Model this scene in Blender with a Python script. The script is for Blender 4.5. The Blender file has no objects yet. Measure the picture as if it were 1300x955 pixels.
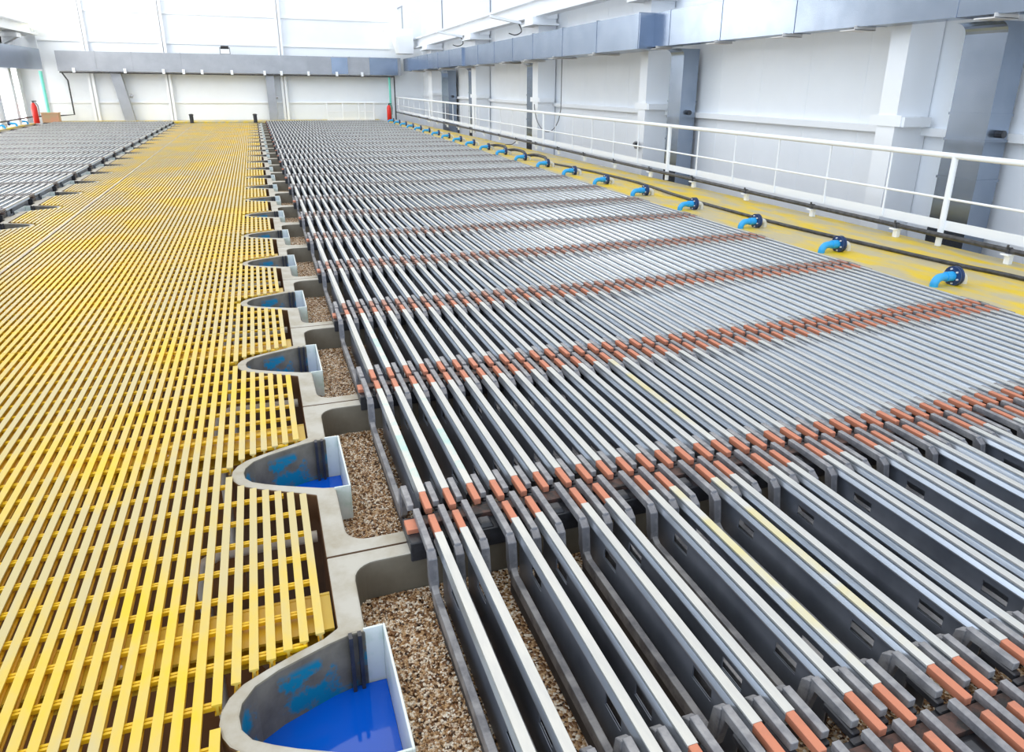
import bpy, math, random
from mathutils import Matrix, Vector, noise
from mathutils.geometry import tessellate_polygon

S = bpy.context.scene
COL = S.collection
random.seed(7)

# ------------------------------------------------------------------ camera
CAM = Vector((-0.474, -2.422, 1.581))
ROWS = ((0.93800, -0.34622, 0.01065), (-0.10789, -0.32148, -0.94075), (0.32913, 0.88127, -0.33890))
cd = bpy.data.cameras.new('camera')
cam = bpy.data.objects.new('camera', cd)
COL.objects.link(cam)
r, d, f = [Vector(v).normalized() for v in ROWS]
m = Matrix(((r.x, -d.x, -f.x), (r.y, -d.y, -f.y), (r.z, -d.z, -f.z))).to_4x4()
m.translation = CAM
cam.matrix_world = m
cd.sensor_width = 36.0
cd.lens = 913.16 / 1300 * 36.0
cd.shift_x = (650 - 677.59) / 1300
cd.shift_y = (435.24 - 477.5) / 1300
cd.clip_end = 200
S.camera = cam

# ------------------------------------------------------------------ world and light
w = bpy.data.worlds.new('daylit_hall')
S.world = w
w.use_nodes = True
nt = w.node_tree
nt.nodes.clear()
out = nt.nodes.new('ShaderNodeOutputWorld')
bg = nt.nodes.new('ShaderNodeBackground')
tc = nt.nodes.new('ShaderNodeTexCoord')
sep = nt.nodes.new('ShaderNodeSeparateXYZ')
ramp = nt.nodes.new('ShaderNodeValToRGB')
nt.links.new(tc.outputs['Generated'], sep.inputs[0])
mr = nt.nodes.new('ShaderNodeMapRange')
mr.inputs['From Min'].default_value = -1
mr.inputs['From Max'].default_value = 1
dot = nt.nodes.new('ShaderNodeVectorMath'); dot.operation = 'DOT_PRODUCT'
dot.inputs[1].default_value = (0.40, 0.55, 0.75)
nt.links.new(tc.outputs['Generated'], dot.inputs[0])
nt.links.new(dot.outputs['Value'], mr.inputs['Value'])
nt.links.new(mr.outputs['Result'], ramp.inputs['Fac'])
ramp.color_ramp.elements[0].position = 0.30
ramp.color_ramp.elements[0].color = (1.14, 1.36, 1.68, 1)
ramp.color_ramp.elements[1].position = 0.75
ramp.color_ramp.elements[1].color = (0.90, 0.895, 0.88, 1)
nt.links.new(ramp.outputs['Color'], bg.inputs['Color'])
bg.inputs['Strength'].default_value = 1.05
nt.links.new(bg.outputs['Background'], out.inputs['Surface'])

def area(name, loc, rot, sx, sy, power, col):
    l = bpy.data.lights.new(name, 'AREA')
    l.shape = 'RECTANGLE'; l.size = sx; l.size_y = sy; l.energy = power; l.color = col
    o = bpy.data.objects.new(name, l); COL.objects.link(o)
    o.location = loc; o.rotation_euler = rot
    return o
area('roof_light', (-1.5, 14, 9.5), (0, 0, 0), 9, 34, 350, (1.0, 0.98, 0.95))
area('side_window_light', (-8.0, 27.5, 4.8), (0, math.radians(-70), 0), 3.0, 7, 260, (1.0, 0.98, 0.95))

S.view_settings.view_transform = 'Standard'
S.view_settings.look = 'None'
S.view_settings.exposure = 0.42
S.view_settings.gamma = 1.0
S.view_settings.use_curve_mapping = False
S.cycles.max_bounces = 6
S.cycles.diffuse_bounces = 4
S.cycles.glossy_bounces = 3
S.cycles.caustics_reflective = False
S.cycles.caustics_refractive = False

# ------------------------------------------------------------------ materials
def mat(name, col, rough=0.5, metal=0.0, col2=None, scale=5.0, detail=4.0, lo=0.35, hi=0.65, bump=0.0, bscale=60.0,
        stretch=(1, 1, 1), spec=0.5, emit=None, estr=1.0, coords='Object', rough2=None):
    mt = bpy.data.materials.new(name)
    mt.use_nodes = True
    n = mt.node_tree
    b = n.nodes['Principled BSDF']
    b.inputs['Base Color'].default_value = (*col, 1)
    b.inputs['Roughness'].default_value = rough
    b.inputs['Metallic'].default_value = metal
    b.inputs['Specular IOR Level'].default_value = spec
    if emit:
        b.inputs['Emission Color'].default_value = (*emit, 1)
        b.inputs['Emission Strength'].default_value = estr
    if col2 or bump:
        t = n.nodes.new('ShaderNodeTexCoord')
        if coords == 'World':
            g = n.nodes.new('ShaderNodeNewGeometry'); src = g.outputs['Position']
        else:
            src = t.outputs[coords]
        mp = n.nodes.new('ShaderNodeMapping')
        mp.inputs['Scale'].default_value = stretch
        n.links.new(src, mp.inputs['Vector'])
    if col2:
        nz = n.nodes.new('ShaderNodeTexNoise')
        nz.inputs['Scale'].default_value = scale
        nz.inputs['Detail'].default_value = detail
        nz.inputs['Roughness'].default_value = 0.6
        n.links.new(mp.outputs['Vector'], nz.inputs['Vector'])
        cr = n.nodes.new('ShaderNodeValToRGB')
        cr.color_ramp.elements[0].position = lo
        cr.color_ramp.elements[0].color = (*col, 1)
        cr.color_ramp.elements[1].position = hi
        cr.color_ramp.elements[1].color = (*col2, 1)
        n.links.new(nz.outputs['Fac'], cr.inputs['Fac'])
        n.links.new(cr.outputs['Color'], b.inputs['Base Color'])
        if rough2 is not None:
            m2 = n.nodes.new('ShaderNodeMapRange')
            m2.inputs['To Min'].default_value = rough
            m2.inputs['To Max'].default_value = rough2
            n.links.new(nz.outputs['Fac'], m2.inputs['Value'])
            n.links.new(m2.outputs['Result'], b.inputs['Roughness'])
    if bump:
        nb = n.nodes.new('ShaderNodeTexNoise')
        nb.inputs['Scale'].default_value = bscale
        nb.inputs['Detail'].default_value = 3
        n.links.new(mp.outputs['Vector'], nb.inputs['Vector'])
        bp = n.nodes.new('ShaderNodeBump')
        bp.inputs['Strength'].default_value = bump
        bp.inputs['Distance'].default_value = 0.004
        n.links.new(nb.outputs['Fac'], bp.inputs['Height'])
        n.links.new(bp.outputs['Normal'], b.inputs['Normal'])
    return mt

M = {}
M['steel'] = mat('brushed_steel_header', (0.66, 0.655, 0.61), 0.42, 0.5, (0.55, 0.555, 0.54), 6, stretch=(3, .6, 3))
M['steel_yellow'] = mat('stained_steel_header', (0.66, 0.655, 0.61), 0.42, 0.5, (0.72, 0.64, 0.30), 2.0, lo=.45, hi=.6)
M['steel_teal'] = mat('verdigris_steel_header', (0.66, 0.655, 0.61), 0.42, 0.5, (0.22, 0.62, 0.58), 3.0, lo=.5, hi=.66)
M['plate'] = mat('cathode_plate_steel', (0.40, 0.44, 0.52), 0.36, 0.75, (0.25, 0.28, 0.34), 3)
M['steel_side_sheen'] = mat('header_side_sheen', (0.70, 0.76, 0.84), 0.30, 0.85, (0.58, 0.64, 0.72), 5, stretch=(3, .5, 3))  # bluish reflection on the sloping bar sides painted into the steel
M['copper'] = mat('copper_tip', (0.60, 0.225, 0.13), 0.5, 0.25, (0.36, 0.17, 0.12), 9, detail=7, lo=.5, hi=.72, bump=.2)
M['copper_mid'] = mat('muted_copper_tip', (0.48, 0.215, 0.14), 0.5, 0.25, (0.34, 0.20, 0.16), 9, detail=7)  # less saturated copper for the middle rows
M['copper_dull'] = mat('dull_copper_tip', (0.42, 0.25, 0.19), 0.55, 0.3, (0.28, 0.23, 0.21), 8)
M['lead'] = mat('lead_anode', (0.36, 0.355, 0.36), 0.5, 0.35, (0.20, 0.20, 0.215), 16, detail=8, lo=.4, hi=.62, bump=.8, bscale=45)
M['lead_plate'] = mat('lead_anode_sheet', (0.09, 0.09, 0.10), 0.6, 0.3, (0.05, 0.05, 0.055), 12)
M['copper_grey'] = mat('grey_copper_tip', (0.34, 0.30, 0.28), 0.55, 0.3, (0.25, 0.22, 0.21), 8)  # greyest copper, for the far rows and the left bank
M['busbar'] = mat('tarnished_busbar', (0.10, 0.055, 0.045), 0.6, 0.2, (0.03, 0.028, 0.028), 25, lo=.42, hi=.6)
M['black'] = mat('black_plastic', (0.018, 0.019, 0.022), 0.4, 0.0, (0.04, 0.042, 0.05), 20, bump=.3)
M['concrete'] = mat('polymer_concrete', (0.47, 0.45, 0.39), 0.6, 0.0, (0.35, 0.31, 0.23), 7, detail=8, lo=.4, hi=.68, bump=.15, bscale=40)
M['yellow_web'] = mat('yellow_bar_side_bounce', (0.82, 0.50, 0.01), 0.5, 0.0, (0.64, 0.34, 0.01), 3)  # unweathered bar sides, with orange light bouncing between bars painted in
M['yellow'] = mat('yellow_fibreglass', (0.76, 0.52, 0.012), 0.45, 0.0, (0.56, 0.465, 0.22), 1.6, detail=8, lo=.38, hi=.56, coords='World', stretch=(1, .55, 1))
M['yellow_rod'] = mat('yellow_rod', (0.92, 0.62, 0.01), 0.45, 0.0, (0.85, 0.55, 0.02), 5)
M['yellow_beam'] = mat('yellow_beam', (0.80, 0.56, 0.03), 0.4, 0.0, (0.66, 0.46, 0.05), 3, detail=6)
M['ledge'] = mat('worn_yellow_ledge', (0.76, 0.54, 0.015), 0.5, 0.0, (0.52, 0.45, 0.27), 2.6, detail=9, lo=.40, hi=.58, coords='World', stretch=(1.6, .5, 1), bump=.2, bscale=12)
M['white'] = mat('white_paint', (0.92, 0.94, 0.96), 0.4)
M['panel'] = mat('white_wall_panel', (0.91, 0.94, 0.97), 0.35, 0.0, (0.88, 0.91, 0.94), 1.2)
M['galv'] = mat('galvanised_duct', (0.31, 0.36, 0.44), 0.25, 0.9, (0.26, 0.31, 0.385), 2.2, bump=.12, bscale=2.0)
M['bracket'] = mat('bracket_white', (0.74, 0.72, 0.70), 0.5)
M['grey'] = mat('grey_duct', (0.42, 0.43, 0.45), 0.4, 0.5, (0.36, 0.37, 0.39), 2)
M['pvc'] = mat('blue_pvc', (0.03, 0.38, 0.78), 0.3)
M['pvc_white'] = mat('white_pvc', (0.72, 0.70, 0.62), 0.4)
M['flange'] = mat('dark_blue_flange', (0.012, 0.03, 0.09), 0.35, 0.0, (0.02, 0.05, 0.15), 8)
M['rubber'] = mat('black_hose', (0.02, 0.02, 0.022), 0.38, 0.0, (0.07, 0.07, 0.075), 15)
M['box'] = mat('white_plastic_box', (0.72, 0.76, 0.72), 0.35, 0.0, (0.50, 0.62, 0.52), 9, lo=.5, hi=.75)
M['red'] = mat('red_paint', (0.75, 0.03, 0.02), 0.35)
M['teal'] = mat('teal_paint', (0.20, 0.70, 0.56), 0.4)
M['floor'] = mat('dark_brown_floor', (0.20, 0.085, 0.02), 0.7, 0.0, (0.11, 0.05, 0.015), 2)
M['lamp'] = mat('lit_lamp', (1, 1, .9), 0.5, emit=(1.0, 0.93, 0.62), estr=2.0)
M['window'] = mat('bright_window', (1, 1, 1), 0.5, emit=(1.0, 1.0, 1.0), estr=2.6)
M['timber'] = mat('orange_green_box', (0.55, 0.45, 0.25), 0.6, 0.0, (0.70, 0.36, 0.22), 3)
M['strip'] = mat('pale_joint_strip', (0.62, 0.56, 0.42), 0.6, 0.0, (0.38, 0.30, 0.28), 1.2, lo=.45, hi=.7)

def liquid_mat():
    mt = mat('blue_solution', (0.0, 0.10, 0.62), 0.06)
    return mt
M['liquid'] = liquid_mat()

def pocket_mat():
    mt = mat('dark_pocket_concrete', (0.20, 0.18, 0.135), 0.5, 0.0, (0.12, 0.105, 0.075), 9, bump=.2, bscale=40)  # darker, browner concrete inside the pocket; teal stain mixed in below
    n = mt.node_tree
    b = n.nodes['Principled BSDF']
    base = b.inputs['Base Color'].links[0].from_socket
    t = n.nodes.new('ShaderNodeTexCoord')
    nz = n.nodes.new('ShaderNodeTexNoise'); nz.inputs['Scale'].default_value = 6; nz.inputs['Detail'].default_value = 10; nz.inputs['Roughness'].default_value = .7
    n.links.new(t.outputs['Object'], nz.inputs['Vector'])
    k = n.nodes.new('ShaderNodeMapRange'); k.inputs['From Min'].default_value = .50; k.inputs['From Max'].default_value = .57
    n.links.new(nz.outputs['Fac'], k.inputs['Value'])
    sp = n.nodes.new('ShaderNodeSeparateXYZ'); n.links.new(t.outputs['Object'], sp.inputs[0])
    z = n.nodes.new('ShaderNodeMapRange'); z.inputs['From Min'].default_value = -.125; z.inputs['From Max'].default_value = -.15
    n.links.new(sp.outputs['Z'], z.inputs['Value'])
    mu = n.nodes.new('ShaderNodeMath'); mu.operation = 'MULTIPLY'
    n.links.new(k.outputs['Result'], mu.inputs[0]); n.links.new(z.outputs['Result'], mu.inputs[1])
    mx = n.nodes.new('ShaderNodeMix'); mx.data_type = 'RGBA'
    n.links.new(mu.outputs[0], mx.inputs[0]); n.links.new(base, mx.inputs[6])
    mx.inputs[7].default_value = (0.0, 0.20, 0.34, 1)
    n.links.new(mx.outputs[2], b.inputs['Base Color'])
    return mt
M['pocket'] = pocket_mat()
M['outer'] = mat('dark_brown_outer_wall', (0.17, 0.09, 0.04), 0.7, 0.0, (0.09, 0.05, 0.025), 4)  # outer tank faces darker and browner than the concrete top
M['inner'] = mat('shaded_tank_wall', (0.21, 0.19, 0.145), 0.5, 0.0, (0.15, 0.13, 0.095), 5)  # darker concrete: shade inside the tank painted into the colour

def bead_mat():
    mt = bpy.data.materials.new('wet_beads'); mt.use_nodes = True
    n = mt.node_tree; b = n.nodes['Principled BSDF']; b.inputs['Roughness'].default_value = 0.25
    g = n.nodes.new('ShaderNodeNewGeometry')
    vo = n.nodes.new('ShaderNodeTexVoronoi'); vo.inputs['Scale'].default_value = 110
    n.links.new(g.outputs['Position'], vo.inputs['Vector'])
    sep = n.nodes.new('ShaderNodeSeparateColor'); n.links.new(vo.outputs['Color'], sep.inputs[0])
    cr = n.nodes.new('ShaderNodeValToRGB')
    e = cr.color_ramp.elements
    e[0].position = 0.0; e[0].color = (0.03, 0.014, 0.007, 1)
    e[1].position = 1.0; e[1].color = (0.92, 0.86, 0.74, 1)
    x = e.new(0.30); x.color = (0.22, 0.10, 0.035, 1)
    x = e.new(0.62); x.color = (0.55, 0.35, 0.17, 1)
    n.links.new(sep.outputs[0], cr.inputs['Fac'])
    n.links.new(cr.outputs['Color'], b.inputs['Base Color'])
    bp = n.nodes.new('ShaderNodeBump'); bp.inputs['Strength'].default_value = 1.0; bp.inputs['Distance'].default_value = 0.004; bp.invert = True
    n.links.new(vo.outputs['Distance'], bp.inputs['Height']); n.links.new(bp.outputs['Normal'], b.inputs['Normal'])
    return mt
M['beads'] = bead_mat()
M['cable_grey'] = mat('grey_cable', (0.20, 0.20, 0.21), 0.5)

# ------------------------------------------------------------------ mesh helpers
class MB:
    def __init__(s):
        s.v = []; s.f = []; s.mi = []
    def add(s, vs, fs, mi=0):
        b = len(s.v); s.v += vs; s.f += [tuple(b + i for i in q) for q in fs]; s.mi += [mi] * len(fs)
    def box(s, x0, x1, y0, y1, z0, z1, mi=0):
        s.add([(x0, y0, z0), (x1, y0, z0), (x1, y1, z0), (x0, y1, z0), (x0, y0, z1), (x1, y0, z1), (x1, y1, z1), (x0, y1, z1)],
              [(0, 3, 2, 1), (4, 5, 6, 7), (0, 1, 5, 4), (1, 2, 6, 5), (2, 3, 7, 6), (3, 0, 4, 7)], mi)
        return s
    def hexa(s, a, b, mi=0):
        """a, b: four corner points of the two ends"""
        s.add(list(a) + list(b), [(0, 1, 2, 3), (7, 6, 5, 4), (0, 4, 5, 1), (1, 5, 6, 2), (2, 6, 7, 3), (3, 7, 4, 0)], mi)
        return s
    def prof_y(s, pts, y0, y1, mi=0):           # (x,z) profile, counter-clockwise, along Y
        n = len(pts)
        vs = [(x, y0, z) for x, z in pts] + [(x, y1, z) for x, z in pts]
        fs = [(i, (i + 1) % n, n + (i + 1) % n, n + i) for i in range(n)]
        fs.append(tuple(range(n - 1, -1, -1))); fs.append(tuple(range(n, 2 * n)))
        s.add(vs, fs, mi); return s
    def prof_x(s, pts, x0, x1, mi=0):           # (y,z) profile along X
        n = len(pts)
        tri = tessellate_polygon([[Vector((y, z, 0)) for y, z in pts]])
        vs = [(x0, y, z) for y, z in pts] + [(x1, y, z) for y, z in pts]
        fs = [(i, n + i, n + (i + 1) % n, (i + 1) % n) for i in range(n)]
        fs += [tuple(t) for t in tri] + [tuple(n + i for i in reversed(t)) for t in tri]
        s.add(vs, fs, mi); return s
    def tube(s, path, rad, seg=10, mi=0, caps=True):
        P = [Vector(p) for p in path]; n = len(P); rings = []
        up = Vector((0.13, 0.21, 0.97))
        t0 = (P[1] - P[0]).normalized(); side = t0.cross(up)
        if side.length < .05: side = t0.cross(Vector((1, 0, 0)))
        side.normalize()
        vs = []
        for i, p in enumerate(P):
            t = (P[min(i + 1, n - 1)] - P[max(i - 1, 0)]).normalized()
            side = (side - t * side.dot(t)).normalized(); o = t.cross(side)
            rr = rad[i] if isinstance(rad, (list, tuple)) else rad
            vs += [tuple(p + (side * math.cos(a) + o * math.sin(a)) * rr) for a in [2 * math.pi * k / seg for k in range(seg)]]
        fs = []
        for i in range(n - 1):
            for k in range(seg):
                fs.append((i * seg + k, i * seg + (k + 1) % seg, (i + 1) * seg + (k + 1) % seg, (i + 1) * seg + k))
        if caps:
            fs.append(tuple(range(seg - 1, -1, -1))); fs.append(tuple((n - 1) * seg + k for k in range(seg)))
        s.add(vs, fs, mi); return s
    def build(s, name, mats, parent=None, smooth=False, bevel=0, seg=1):
        me = bpy.data.meshes.new(name)
        me.from_pydata(s.v, [], s.f)
        if not isinstance(mats, (list, tuple)): mats = [mats]
        for x in mats: me.materials.append(x)
        if len(mats) > 1: me.polygons.foreach_set('material_index', s.mi)
        if smooth: me.polygons.foreach_set('use_smooth', [True] * len(me.polygons))
        me.update()
        o = bpy.data.objects.new(name, me); COL.objects.link(o)
        if parent: o.parent = parent
        if smooth:
            try: me.set_sharp_from_angle(angle=math.radians(40))
            except Exception: pass
        if bevel:
            bv = o.modifiers.new('bevel', 'BEVEL'); bv.width = bevel; bv.segments = seg; bv.limit_method = 'ANGLE'
            bv.angle_limit = math.radians(40)
        return o

def tag(o, label=None, cat=None, group=None, kind=None):
    if label: o['label'] = label
    if cat: o['category'] = cat
    if group: o['group'] = group
    if kind: o['kind'] = kind
    return o
def empty(name, loc, label, cat, group=None):
    o = bpy.data.objects.new(name, None); COL.objects.link(o); o.location = loc; o.empty_display_size = .1
    return tag(o, label, cat, group)
def copy_tree(o, parent=None):
    c = o.copy(); COL.objects.link(c)
    if parent: c.parent = parent
    for ch in list(o.children): copy_tree(ch, c)
    return c

ORD = ['first', 'second', 'third', 'fourth', 'fifth', 'sixth', 'seventh', 'eighth', 'ninth', 'tenth', 'eleventh', 'twelfth', 'thirteenth',
       'fourteenth', 'fifteenth', 'sixteenth', 'seventeenth', 'eighteenth', 'nineteenth']
TENS = {2: 'twent', 3: 'thirt', 4: 'fort'}
def ordw(i):                                     # 0 -> first
    if i < 19: return ORD[i]
    n = i + 1; t, u = divmod(n, 10)
    return TENS[t] + 'ieth' if u == 0 else TENS[t] + 'y-' + ORD[u - 1]

P = 1.42           # pitch of the cells along the hall
Y0 = -0.035        # centre line of the wall between two cells
ZC = -0.10         # top of the polymer concrete
K0, K1 = -2, 22    # rows of cells
MIR = -3.88        # the left bank mirrors the right bank: x' = MIR - x
NC = 48            # cathodes in a cell

# ------------------------------------------------------------------ setting
def struct(o): o['kind'] = 'structure'; return o
fb = MB(); fb.box(-9.5, 9.5, -5, 33.2, -1.25, -1.15)
struct(fb.build('floor', M['floor']))

YF = 33.0
def W(X, Y, Z):     # right wall line: closes in slightly towards the far end
    t = min(max((Y - 5) / 28, 0), 1.1)
    return (X - .8 * t * X / 7, Y, 1 + (Z - 1) * (1 - .22 * t))
def wbar(mb, x0, x1, y0, y1, z0, z1, n=None, mi=0):
    n = n or max(1, int((y1 - y0) / 2))
    for i in range(n):
        a = y0 + (y1 - y0) * i / n; b = y0 + (y1 - y0) * (i + 1) / n
        mb.hexa([W(x0, a, z0), W(x1, a, z0), W(x1, a, z1), W(x0, a, z1)], [W(x0, b, z0), W(x1, b, z0), W(x1, b, z1), W(x0, b, z1)], mi)
    return mb

# far wall
mb = MB(); mb.box(-8.35, 8.0, YF, YF + .15, -1.2, 7.0)
for i in range(-8, 8):
    pass
struct(mb.build('wall_back', M['panel']))
mb = MB(); wbar(mb, 8.0, 8.12, -6, 33.3, -1.2, 7.0)
for j in range(33):                               # standing seams between the cladding sheets
    y = -5.3 + j * 1.17
    wbar(mb, 7.996, 8.0, y, y + .012, -1.2, 7.0, 1)
struct(mb.build('wall_right', M['panel']))
mb = MB(); mb.box(-9.1, -8.95, 6, YF + .2, -1.2, 7.0)
mb.box(-8.95, -8.2, YF - .12, YF, -1.2, 7.0)
struct(mb.build('wall_left', M['panel']))
trims = []
def trim(mb, mt='white'):
    o = mb.build('trim_%d' % (len(trims) + 1), M[mt]); trims.append(o); struct(o)
for z0, z1 in ((0.64, 0.70), (2.97, 3.03), (4.10, 4.18)):
    mb = MB(); mb.box(-8.2, 5.6, YF - .06, YF, z0, z1); trim(mb)
for z0, z1 in ((0.98, 1.08), (3.04, 3.16), (-.25, -.15)):
    mb = MB(); wbar(mb, 7.9 if z1 > .5 else 7.97, 8.0, -5, 32.8, z0, z1); trim(mb)
# crane girder on the right wall
mb = MB(); wbar(mb, 7.30, 7.62, 12, 32.5, 3.55, 3.62); wbar(mb, 7.43, 7.47, 12, 32.5, 3.62, 4.0); wbar(mb, 7.30, 7.62, 12, 32.5, 4.0, 4.07)
struct(mb.build('trim_%d' % (len(trims) + 1), M['white'])); trims.append(1)
# bright windows on the left wall
for i, (y0, y1, z0, z1) in enumerate(((18.5, 21.3, -.1, 1.9), (22.3, 25.1, -.1, 1.9), (26.1, 28.9, -.1, 1.9), (29.6, 32.2, -.1, 1.9), (22.3, 25.1, 3.6, 5.4), (26.1, 28.9, 3.6, 5.4), (29.6, 32.2, 3.4, 5.4))):
    mb = MB()
    for a, b, c, e in ((y0 - .06, y0, z0, z1), (y1, y1 + .06, z0, z1), (y0 - .06, y1 + .06, z0 - .06, z0), (y0 - .06, y1 + .06, z1, z1 + .06), ((y0 + y1) / 2 - .02, (y0 + y1) / 2 + .02, z0, z1)):
        mb.box(-8.95, -8.9, a, b, c, e)
    fr = mb.build('window_%d' % (i + 1), M['white']); struct(fr)
    mb = MB(); mb.box(-8.95, -8.93, y0, y1, z0, z1); mb.build('window_pane', M['window'], fr)

# columns of the far wall and of the right wall
def ibeam_x(mb, xc, y1, z0, z1, wdt=.30, dep=.26):   # flanges face the hall (-Y)
    mb.box(xc - wdt / 2, xc + wdt / 2, y1 - dep, y1 - dep + .03, z0, z1)
    mb.box(xc - wdt / 2, xc + wdt / 2, y1 - .03, y1, z0, z1)
    mb.box(xc - .012, xc + .012, y1 - dep, y1, z0, z1)
for x, l in ((-6.55, 'white steel column on the far wall, left of the angled duct drop'), (-3.72, 'white steel column on the far wall above the start of the grating'),
             (0.85, 'white steel column on the far wall just right of a grey duct drop')):
    mb = MB(); ibeam_x(mb, x, YF - .01, -1.1, 6.8, .24, .2)
    tag(mb.build('steel_column', M['white']), l, 'column', 'far wall columns')
YC = [(-1.0, -0.7), (5.2, 5.5), (11.65, 11.95), (17.6, 18.0), (23.3, 23.8), (29.4, 30.0)]
names = ['nearest', 'second nearest', 'third', 'fourth', 'fifth', 'farthest']
for i, (a, b) in enumerate(YC):
    mb = MB()
    wbar(mb, 7.42, 7.46, a, b, -1.1, 3.3, 1); wbar(mb, 7.9, 7.97, a, b, -1.1, 3.3, 1)
    wbar(mb, 7.46, 7.9, a + .0, a + .03, -1.1, 3.3, 1)
    wbar(mb, 7.46, 7.9, b - .03, b, -1.1, 3.3, 1)
    wbar(mb, 7.15, 7.95, a - .25, b + .25, 3.3, 3.36, 1)                     # corbel cap
    wbar(mb, 7.22, 7.95, a - .05, b + .15, 3.36, 3.55, 1)
    wbar(mb, 7.55, 7.95, a - .12, b + .25, 3.5, 6.8, 1)                       # wider upper shaft
    wbar(mb, 7.40, 7.42, a - .1, b + .12, 1.10, 1.24, 1)                      # clamp plate and bracket
    wbar(mb, 7.42, 7.88, a - .14, a, 1.10, 1.22, 1)
    nm = ['right foreground, outside the railing', 'right of centre between two wall duct drops', 'beside the second duct drop', 'with a looped cable hanging', 'past the middle of the railing', 'farthest down the right wall'][i]
    tag(mb.build('steel_column', M['white']), 'white box steel column on the right wall, ' + nm, 'column', 'right wall columns')

# ------------------------------------------------------------------ cells
LO = [(-.403, .465), (-.551, .550), (-.640, .600), (-.688, .632), (-.722, .665), (-.742, .703), (-.752, .75)]
HI = [(-.748, .797), (-.728, .842), (-.690, .884), (-.620, .922), (-.538, .960), (-.45, .995), (-.403, 1.03)]
def arc(cx, cy, rad, a0, a1, n=6):
    return [(cx + rad * math.cos(math.radians(a0 + (a1 - a0) * i / n)), cy + rad * math.sin(math.radians(a0 + (a1 - a0) * i / n))) for i in range(n + 1)]
HI_IN = [(-.318, .985), (-.363, .985), (-.433, .965), (-.59, .903), (-.655, .862), (-.690, .808), (-.697, .765)]
LO_IN = [(-.690, .715), (-.662, .672), (-.61, .637), (-.55, .603), (-.45, .555), (-.367, .516), (-.318, .505)]
XR = 4.88
def cell_mesh(mirror, xr):
    fx = (lambda x: -x) if mirror else (lambda x: x)
    g = .0035
    outer = [(-.403, g)] + LO + HI + [(-.403, P - g), (xr, P - g), (xr, g)]
    R_ = .085
    hole = arc(-.315 + R_, P - .078 - R_, R_, 90, 180) + HI_IN + LO_IN + arc(-.315 + R_, .078 + R_, R_, 180, 270)
    hole += arc(xr - .07 - R_, .078 + R_, R_, 270, 360) + arc(xr - .07 - R_, P - .078 - R_, R_, 0, 90)
    loops = [[(fx(x), y) for x, y in outer], [(fx(x), y) for x, y in hole]]
    mb = MB()
    zt, zb = ZC, -1.14
    vl = [[Vector((x, y, 0)) for x, y in L] for L in loops]
    tri = tessellate_polygon(vl)
    flat = [p for L in loops for p in L]; n = len(flat)
    vs = [(x, y, zt) for x, y in flat] + [(x, y, zb) for x, y in flat]
    fs = []
    for t in tri:
        a, b, c = (Vector((*flat[i], 0)) for i in t)
        up = (b - a).cross(c - a).z > 0
        fs.append(tuple(t) if up else tuple(reversed(t)))
        q = tuple(n + i for i in t); fs.append(tuple(reversed(q)) if up else q)
    nt_ = len(fs); sidemi = []
    base = 0
    def area2(L): return sum(L[i][0] * L[(i + 1) % len(L)][1] - L[(i + 1) % len(L)][0] * L[i][1] for i in range(len(L)))
    for li, L in enumerate(loops):
        m_ = len(L); ccw = area2(L) > 0; outw = ccw if li == 0 else (not ccw)
        for i in range(m_):
            a, b = base + i, base + (i + 1) % m_
            q = (a, n + a, n + b, b)
            fs.append(q if outw else tuple(reversed(q)))
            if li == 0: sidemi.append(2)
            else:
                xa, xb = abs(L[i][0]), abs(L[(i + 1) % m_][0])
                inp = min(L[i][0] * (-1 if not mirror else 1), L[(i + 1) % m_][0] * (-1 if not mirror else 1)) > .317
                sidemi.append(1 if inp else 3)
        base += m_
    mb.add(vs, fs)
    mb.mi[nt_:] = sidemi
    # floor of the tank and of the pocket
    X0, X1 = sorted((fx(-.40), fx(xr))); mb.box(X0, X1, .02, P - .02, -1.145, -1.12, 3)
    return mb
def make_cell(mirror, xr, label, cat, grp, loc):
    t = empty('electrolytic_cell', loc, label, cat, grp)
    fx = (lambda x: -x) if mirror else (lambda x: x)
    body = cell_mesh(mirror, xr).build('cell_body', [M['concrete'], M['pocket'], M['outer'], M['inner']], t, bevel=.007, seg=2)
    b = MB()
    def bx(x0, x1, *a):
        q = sorted((fx(x0), fx(x1))); b.box(q[0], q[1], *a)
    bx(-.262, -.254, .488, .995, -.55, -.094)
    bx(-.325, -.262, .987, .995, -.55, -.094); bx(-.325, -.262, .488, .496, -.55, -.094)
    b.build('overflow_box', M['box'], t, bevel=.002)
    b = MB(); bx(-.374, -.362, .958, .987, -.5, -.097); b.build('gate_guide', M['black'], t)
    b = MB(); bx(-.345, -.333, .962, .987, -.5, -.097); b.build('gate_guide', M['black'], t)
    b = MB()
    pool = [(-.263, .986)] + HI_IN + LO_IN + [(-.263, .497)]
    pool = [(fx(x), y) for x, y in pool]
    pool = [(x * 1.0, min(max(y, .5), .982)) for x, y in pool]
    tri = tessellate_polygon([[Vector((x, y, 0)) for x, y in pool]])
    n = len(pool)
    fs = []
    for q in tri:
        a_, b_, c_ = (Vector((*pool[i], 0)) for i in q)
        fs.append(tuple(q) if (b_ - a_).cross(c_ - a_).z > 0 else tuple(reversed(q)))
    b.add([(x, y, -.315) for x, y in pool], fs)
    b.build('blue_solution', M['liquid'], t)
    return t
cr = make_cell(False, XR, '', 'tank', 'tanks of the right bank', (0, Y0 + K0 * P, 0))
cl = make_cell(True, 4.55, '', 'tank', 'tanks of the left bank', (MIR, Y0 + 2 * P, 0))
for k in range(K0, K1):
    c = cr if k == K0 else copy_tree(cr)
    c.location = (0, Y0 + k * P, 0)
    c['label'] = 'grey concrete tank with a curved overflow pocket, %s from the camera in the right bank' % ordw(k - K0)
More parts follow.
